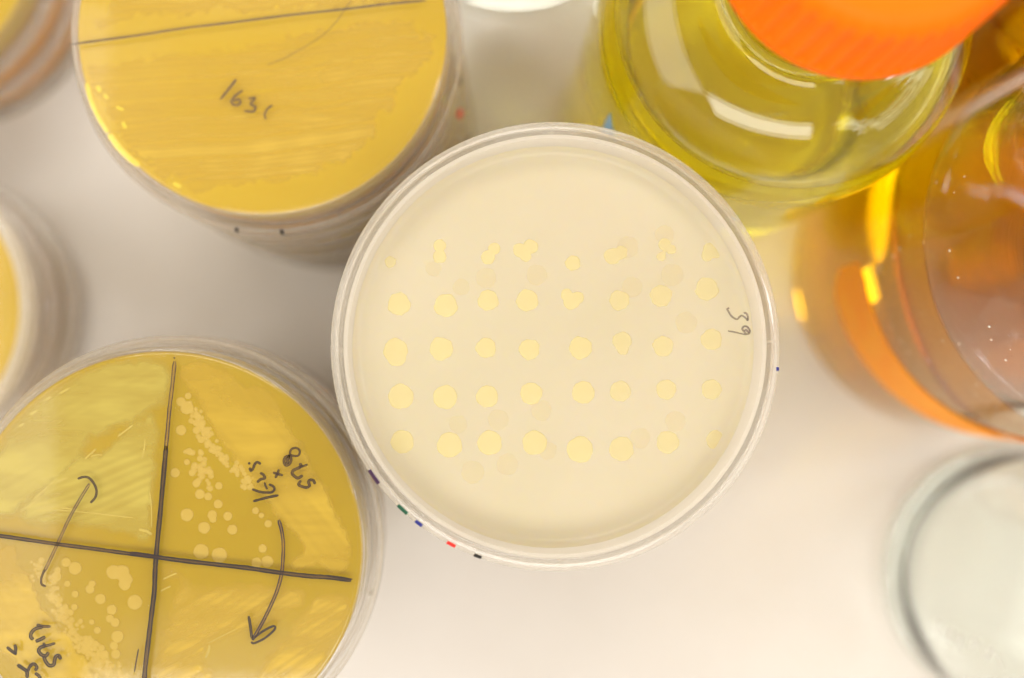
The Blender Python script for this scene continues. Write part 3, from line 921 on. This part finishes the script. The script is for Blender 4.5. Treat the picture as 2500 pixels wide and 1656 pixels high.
# second plate of B: ghost shadows of the writing, drawn as dark strokes that show through
oB2 = origin(B[1])
for it in [[([b7(*p) for p in [(690,985),(720,1000)]], 10), ([b7(*p) for p in [(730,1110),(760,1085),(790,1100)]], 9)], [([b7(*p) for p in [(830,1150),(865,1130),(895,1145)]], 11)],
           [([b7(*p) for p in [(850,1255),(880,1215),(930,1210),(955,1245),(920,1290),(870,1280)]], 9)], [([b7(*p) for p in [(990,1370),(1035,1365),(1060,1340)]], 12)],
           [([b7(*p) for p in [(300,1430),(340,1395),(395,1400)]], 9), ([b7(*p) for p in [(225,1520),(280,1525),(310,1480)]], 7)], [([b7(*p) for p in [(395,1500),(440,1470),(485,1500)]], 8), ([b7(*p) for p in [(540,1540),(590,1580)]], 12)],
           [([b7(*p) for p in [(670,1420),(720,1385),(800,1420)]], 8)], [([b3(*p) for p in [(865,985),(900,1000),(935,990)]], 9)]]:
    strokes("writing_and_ghost_mark", B[1], oB2, oB2.z + 14.56, it, M_DARK)

# ------------------------------------------------------------------ plate A
oA = origin(A[0])
zTA = oA.z + 14.56
def a1(x, y):
    return (x / 1.8936, y / 1.8936)
strokes("marker_line", A[0], oA, zTA, [([a1(*p) for p in [(326,206),(480,185),(650,162),(850,131),(1050,107),(1300,75),(1480,55),(1600,42),(1800,18),(1968,3)]], 5.2)], M_GREYINK, "straight dark marker line across the dish")
strokes("handwritten_digit", A[0], oA, zTA, [([a1(*p) for p in [(1090,370),(1058,412),(1020,458)]], 7)], M_GREYINK, "handwritten 1")
strokes("handwritten_digit", A[0], oA, zTA, [([a1(*p) for p in [(1120,420),(1090,442),(1070,468),(1080,485),(1102,486),(1112,472),(1100,460),(1080,466)]], 6)], M_GREYINK, "handwritten 6")
strokes("handwritten_digit", A[0], oA, zTA, [([a1(*p) for p in [(1150,456),(1180,455),(1158,480),(1180,494),(1172,516),(1130,514)]], 6)], M_GREYINK, "handwritten 3")
strokes("handwritten_digit", A[0], oA, zTA, [([a1(*p) for p in [(1258,488),(1236,505),(1224,528),(1228,550)]], 5.5)], M_GREYINK, "last handwritten 1, like a bracket")
strokes("hair", A[0], oA, zTA, [([a1(*p) for p in [(1625,0),(1590,50),(1555,100),(1490,165),(1400,222),(1310,272),(1235,300)]], 1.4)], M_GREYINK, "fine curved hair lying on the lid")
for (x, y) in [(578,541), (684,540)]:
    rim_mark(oA, A[0], x, y, 0.9, 0.8, M_DARK, inv=True)
rim_mark(origin(A[1]), A[1], 1104, 193, 2.2, 2.5, M_DARK, inv=True, label="dark dash on the rim")
rim_mark(origin(A[2]), A[2], 1092, 268, 2.4, 3.5, M_RED, inv=True, label="red dash on the rim")
agA = [c for c in A[0].children if c.name.startswith("agar")][0]
zAA = oA.z + 13.0
def toA(pts):
    return [(lambda v: (v.x, v.y))(P(x, y, zAA) - oA) for x, y in pts]
patch("growth_film", agA, toA([(205,172),(250,160),(340,150),(420,128),(520,125),(640,110),(760,80),(900,60),(985,50),(1020,80),(1058,95),(1040,150),(985,190),(960,220),(972,255),(955,275),(930,262),(915,300),(912,335),(870,365),(840,390),(800,400),(760,428),(700,440),(640,440),(560,455),(500,468),(455,450),(420,428),(400,440),(370,400),(340,385),(300,345),(285,300),(262,285),(250,240),(225,225)]),
      13.0, 0.05, M_LAWN_A, seed=11, amp=0.5, rot=R_(6), lines=0.55, label="streaked yellow growth below the line", rmax=RM)
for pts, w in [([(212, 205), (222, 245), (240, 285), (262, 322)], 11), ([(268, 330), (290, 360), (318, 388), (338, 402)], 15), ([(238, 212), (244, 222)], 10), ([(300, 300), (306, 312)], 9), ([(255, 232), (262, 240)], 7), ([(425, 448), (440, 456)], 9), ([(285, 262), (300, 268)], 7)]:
    strokes("growth_glint_streak", agA, oA, zAA + 0.12, [(pts, w)], M_GLINT)  # glistening highlights at the left edge, painted as bright strokes
patch("growth_film", agA, toA([(225,52),(262,45),(272,12),(300,-40),(420,-120),(640,-200),(850,-150),(980,-60),(1000,0),(900,5),(830,18),(760,12),(700,22),(600,28),(520,20),(455,38),(380,30),(330,42),(280,58),(240,65)]),
      13.0, 0.05, M_LAWN_A, seed=12, amp=0.5, rot=R_(8), lines=0.5, label="streaked yellow growth above the line", rmax=RM)

# ------------------------------------------------------------------ bottles
def bottle_outlines(Rb, zs, zn, rn, level, wall=2.2):
    """outlines of a laboratory bottle and its fill. The glass is open where the liquid wets it:
    there the liquid's own surface is the one boundary between glass and liquid."""
    outer = [(0, 1.2), (Rb - 13, 1.0), (Rb - 7, 0.25), (Rb - 5, 0.1), (Rb - 2.2, 0.9), (Rb - 0.5, 3.2), (Rb, 6.5)]
    outer += [(Rb, z) for z in (zs * 0.35, zs * 0.7, zs)]
    sh = []
    K = 14
    for i in range(1, K + 1):
        a = i / K * PI / 2
        sh.append((rn + 4 + (Rb - rn - 4) * math.cos(a) ** 0.85, zs + (zn - 4 - zs) * math.sin(a)))
    sh[-1] = (rn + 3.5, zn - 3.6)
    outer += sh + [(rn + 1.2, zn - 2), (rn, zn + 1), (rn, zn + 7.5), (rn + 1.6, zn + 8.4), (rn + 1.9, zn + 9.6), (rn + 1.0, zn + 10.6), (rn, zn + 11.2)]
    top = zn + 30
    outer += [(rn, top - 1), (rn - 0.6, top), (rn - 2.4, top), (rn - 3, top - 1)]
    inner = [(0, 5.0), (Rb - 14, 4.4), (Rb - wall - 4, 4.1), (Rb - wall - 1.0, 5.6), (Rb - wall, 8.5)]
    inner += [(Rb - wall, z) for z in (zs * 0.35, zs * 0.7, zs)]
    inner += [(r - wall * (1 - 0.15 * i / K), z - wall * 0.85 * (i + 1) / K) for i, (r, z) in enumerate(sh[:-1])]
    inner += [(rn - 1.4, zn - 3.2), (rn - 2.6, zn + 1)]
    wet = []
    for k in range(len(inner) - 1):
        wet.append(inner[k])
        (r0, z0), (r1, z1) = inner[k], inner[k + 1]
        if k > 3 and z0 < level <= z1:
            t = (level - z0) / (z1 - z0)
            wet.append((r0 + (r1 - r0) * t, level))
            dry = [wet[-1]] + inner[k + 1:]
            break
    rl = wet[-1][0]
    men = [(rl - 0.35, level - 0.9), (rl - 1.2, level - 1.7), (rl - 2.8, level - 2.1), (rl - 6, level - 2.25), (0, level - 2.25)]
    return outer + list(reversed(dry)), wet, men

def liquid_mesh(wet, men, m, seg=160):
    me = lathe("liquid", wet + men, m, seg=seg, closed=False)
    zt = wet[-1][1] * MM
    at = me.attributes.new("surface_ior", 'FLOAT', 'FACE')
    rl = wet[-1][0] * MM
    for p in me.polygons:
        c = p.center
        dry = c.z > zt - 0.0024 and (c.z > 0.02) and p.normal.z > 0.2
        at.data[p.index].value = 1.33 if dry else 1.33 / 1.47
    return me

def cap_mesh(z0, z1, r):
    """screw cap with vertical ribs round its skirt and a rounded top edge"""
    n = 48
    seg = n * 6
    rings = []
    def prof(t):          # rib depth by height
        return 1.0
    prf = [(r - 2.6, z0, 0), (r - 0.5, z0, 0), (r, z0 + 0.6, 0), (r, z0 + 2.6, 0), (r - 0.15, z0 + 3.4, 0.9), (r - 0.9, z1 - 5.5, 1.0), (r - 1.4, z1 - 3.6, 0.4), (r - 2.6, z1 - 1.6, 0), (r - 4.4, z1 - 0.5, 0), (r - 6.4, z1 - 0.1, 0), (r - 7.4, z1 - 0.35, 0), (0, z1 - 0.4, 0)]
    vs, fs = [], []
    idx = []
    for rr, z, d in prf:
        if rr == 0:
            idx.append([len(vs)] * seg)
            vs.append((0, 0, z))
            continue
        row = []
        for k in range(seg):
            ph = (k % 6) / 6
            g = (0, 0, 0.55, 1.0, 1.0, 0.55)[k % 6] * d * 1.15
            row.append(len(vs))
            a = 2 * PI * k / seg
            vs.append(((rr - g) * math.cos(a), (rr - g) * math.sin(a), z))
        idx.append(row)
    for i in range(len(prf) - 1):
        a, b = idx[i], idx[i + 1]
        for k in range(seg):
            k2 = (k + 1) % seg
            if a[0] == a[1]:
                continue
            if b[0] == b[1]:
                fs.append((a[k], a[k2], b[k]))
            else:
                fs.append((a[k], a[k2], b[k2], b[k]))
    me = mesh("cap", vs, fs, M_CAP, False)
    me.polygons.foreach_set("use_smooth", [True] * len(me.polygons))
    me.set_sharp_from_angle(angle=R_(50))
    return me

def wall_patch(name, parent, R, a0, a1, zf0, zf1, m, lift=lambda t: 0.0, n=40, label=None, thick=0.25):
    """tape stuck round a bottle from angle a0 to a1; zf0 and zf1 give its lower and upper edge along it"""
    vs, fs = [], []
    for i in range(n + 1):
        t = i / n
        a = R_(a0 + (a1 - a0) * t)
        for rr in (R + 0.1 + lift(t), R + 0.1 + lift(t) + thick):
            for zz in (zf0(t), zf1(t)):
                vs.append((rr * math.cos(a), rr * math.sin(a), zz))
    for i in range(n):
        b = 4 * i
        for q in ((0, 1, 5, 4), (2, 6, 7, 3), (0, 4, 6, 2), (1, 3, 7, 5)):
            fs.append(tuple(b + x for x in q))
    fs += [(0, 2, 3, 1), (4 * n, 4 * n + 1, 4 * n + 3, 4 * n + 2)]
    me = mesh(name, vs, fs, m, True)
    bm = bmesh.new(); bm.from_mesh(me)
    bmesh.ops.recalc_face_normals(bm, faces=bm.faces)
    bm.to_mesh(me); bm.free()
    o = link(name, me, parent)
    if label:
        o["label"] = label
    return o

def bottle(x, y, Rb, zs, zn, rn, level, mliq, label, capz=None, group="screw cap bottles"):
    t = thing("media_bottle", label, "bottle", (x, y, 0.05), group)
    body, wet, men = bottle_outlines(Rb, zs, zn, rn, level)
    if not mliq:
        body = body + list(reversed(wet[:-1]))
    link("glass_body", lathe("glass_body", body, M_GLASS, seg=160, closed=False), t)
    if mliq:
        link("liquid", liquid_mesh(wet, men, mliq), t)
    if capz:
        link("cap", cap_mesh(capz[0], capz[1], capz[2]), t)
    return t

def Y(y):
    return -y
yb = bottle(68.5, 80, 43, 108, 137, 17.5, 119, M_YLIQ, "bottle of clear yellow broth with an orange screw cap, behind the pale dish", capz=(160, 182.5, 27.3))
wall_patch("blue_label", yb, 43, 206, 262, lambda t: 45, lambda t: 83 + 19 * max(0, 1 - abs(t - 0.0) / 0.22) + 11 * max(0, 1 - abs(t - 1) / 0.12), M_TAPE_B, label="pale blue tape low on the wall")
ob = bottle(153, 31, 50.5, 138, 176, 18.5, 106, M_OLIQ, "large bottle of deep amber broth with a strip of orange tape, at the right edge", capz=(194, 217, 28))
wall_patch("orange_label", ob, 50.5, 182, 292, lambda t: 43 + 8 * max(0, 1 - t / 0.10) ** 2 + 3 * t, lambda t: 69 - 5 * max(0, 1 - t / 0.06) ** 2, M_TAPE_O, lift=lambda t: 3.0 * max(0, t - 0.45) ** 1.2, label="orange tape wrapped round the wall")
hb = bottle(171, 125, 43, 108, 137, 17.5, 112, M_DLIQ, "bottle of dark brown amber liquid in the upper right corner", capz=(157, 180, 28))
fb = bottle(174.2, -68.5, 43, 108, 137, 17.5, 100, None, "clear colourless glass bottle in the lower right corner")
gb = bottle(9, 163, 43, 108, 137, 17.5, 100, M_WATER, "bottle of clear liquid at the top edge, between dishes and yellow bottle")
def zigzag(parent, R, a0, a1, z0, z1, n, w):
    """white painted mark that runs up the wall in a zigzag"""
    vs, fs = [], []
    for i in range(n + 1):
        a, z = (a0 if i % 2 else a1), z0 + (z1 - z0) * i / n
        for d in (-w, w):
            vs.append((R * math.cos(R_(a)), R * math.sin(R_(a)), z + d))
    fs = [(2 * i, 2 * i + 2, 2 * i + 3, 2 * i + 1) for i in range(n)]
    link("printed_mark", mesh("printed_mark", vs, fs, M_WHITE), parent)
zigzag(fb, 43.12, 186, 193, 44, 62, 5, 0.7)
zigzag(fb, 43.12, 185, 191, 66, 84, 4, 0.7)

# droplets and dust specks on the two right-hand bottles
def specks(parent, R, n, a0, a1, z0, z1, seed, name="droplet_specks"):
    rnd = random.Random(seed)
    vs, fs = [], []
    for _ in range(n):
        a, z, q = R_(rnd.uniform(a0, a1)), rnd.uniform(z0, z1), rnd.uniform(0.12, 0.34)
        e = rnd.uniform(1.0, 2.2)
        ux, uy = math.cos(a), math.sin(a)
        c = Vector((R * ux, R * uy, z))
        b = len(vs)
        for k in range(6):
            t = k * PI / 3
            d = Vector((-uy * math.cos(t) * q, ux * math.cos(t) * q, math.sin(t) * q * e))
            vs.append(tuple(c + d))
        vs.append(tuple(c + Vector((ux, uy, 0)) * q * 0.5))
        for k in range(6):
            fs.append((b + k, b + (k + 1) % 6, b + 6))
    o = link(name, mesh(name, vs, fs, M_WHITE), parent)
    o["kind"] = "stuff"
specks(ob, 50.55, 34, 165, 235, 76, 134, 3)
specks(yb, 43.05, 14, 170, 260, 84, 107, 4)
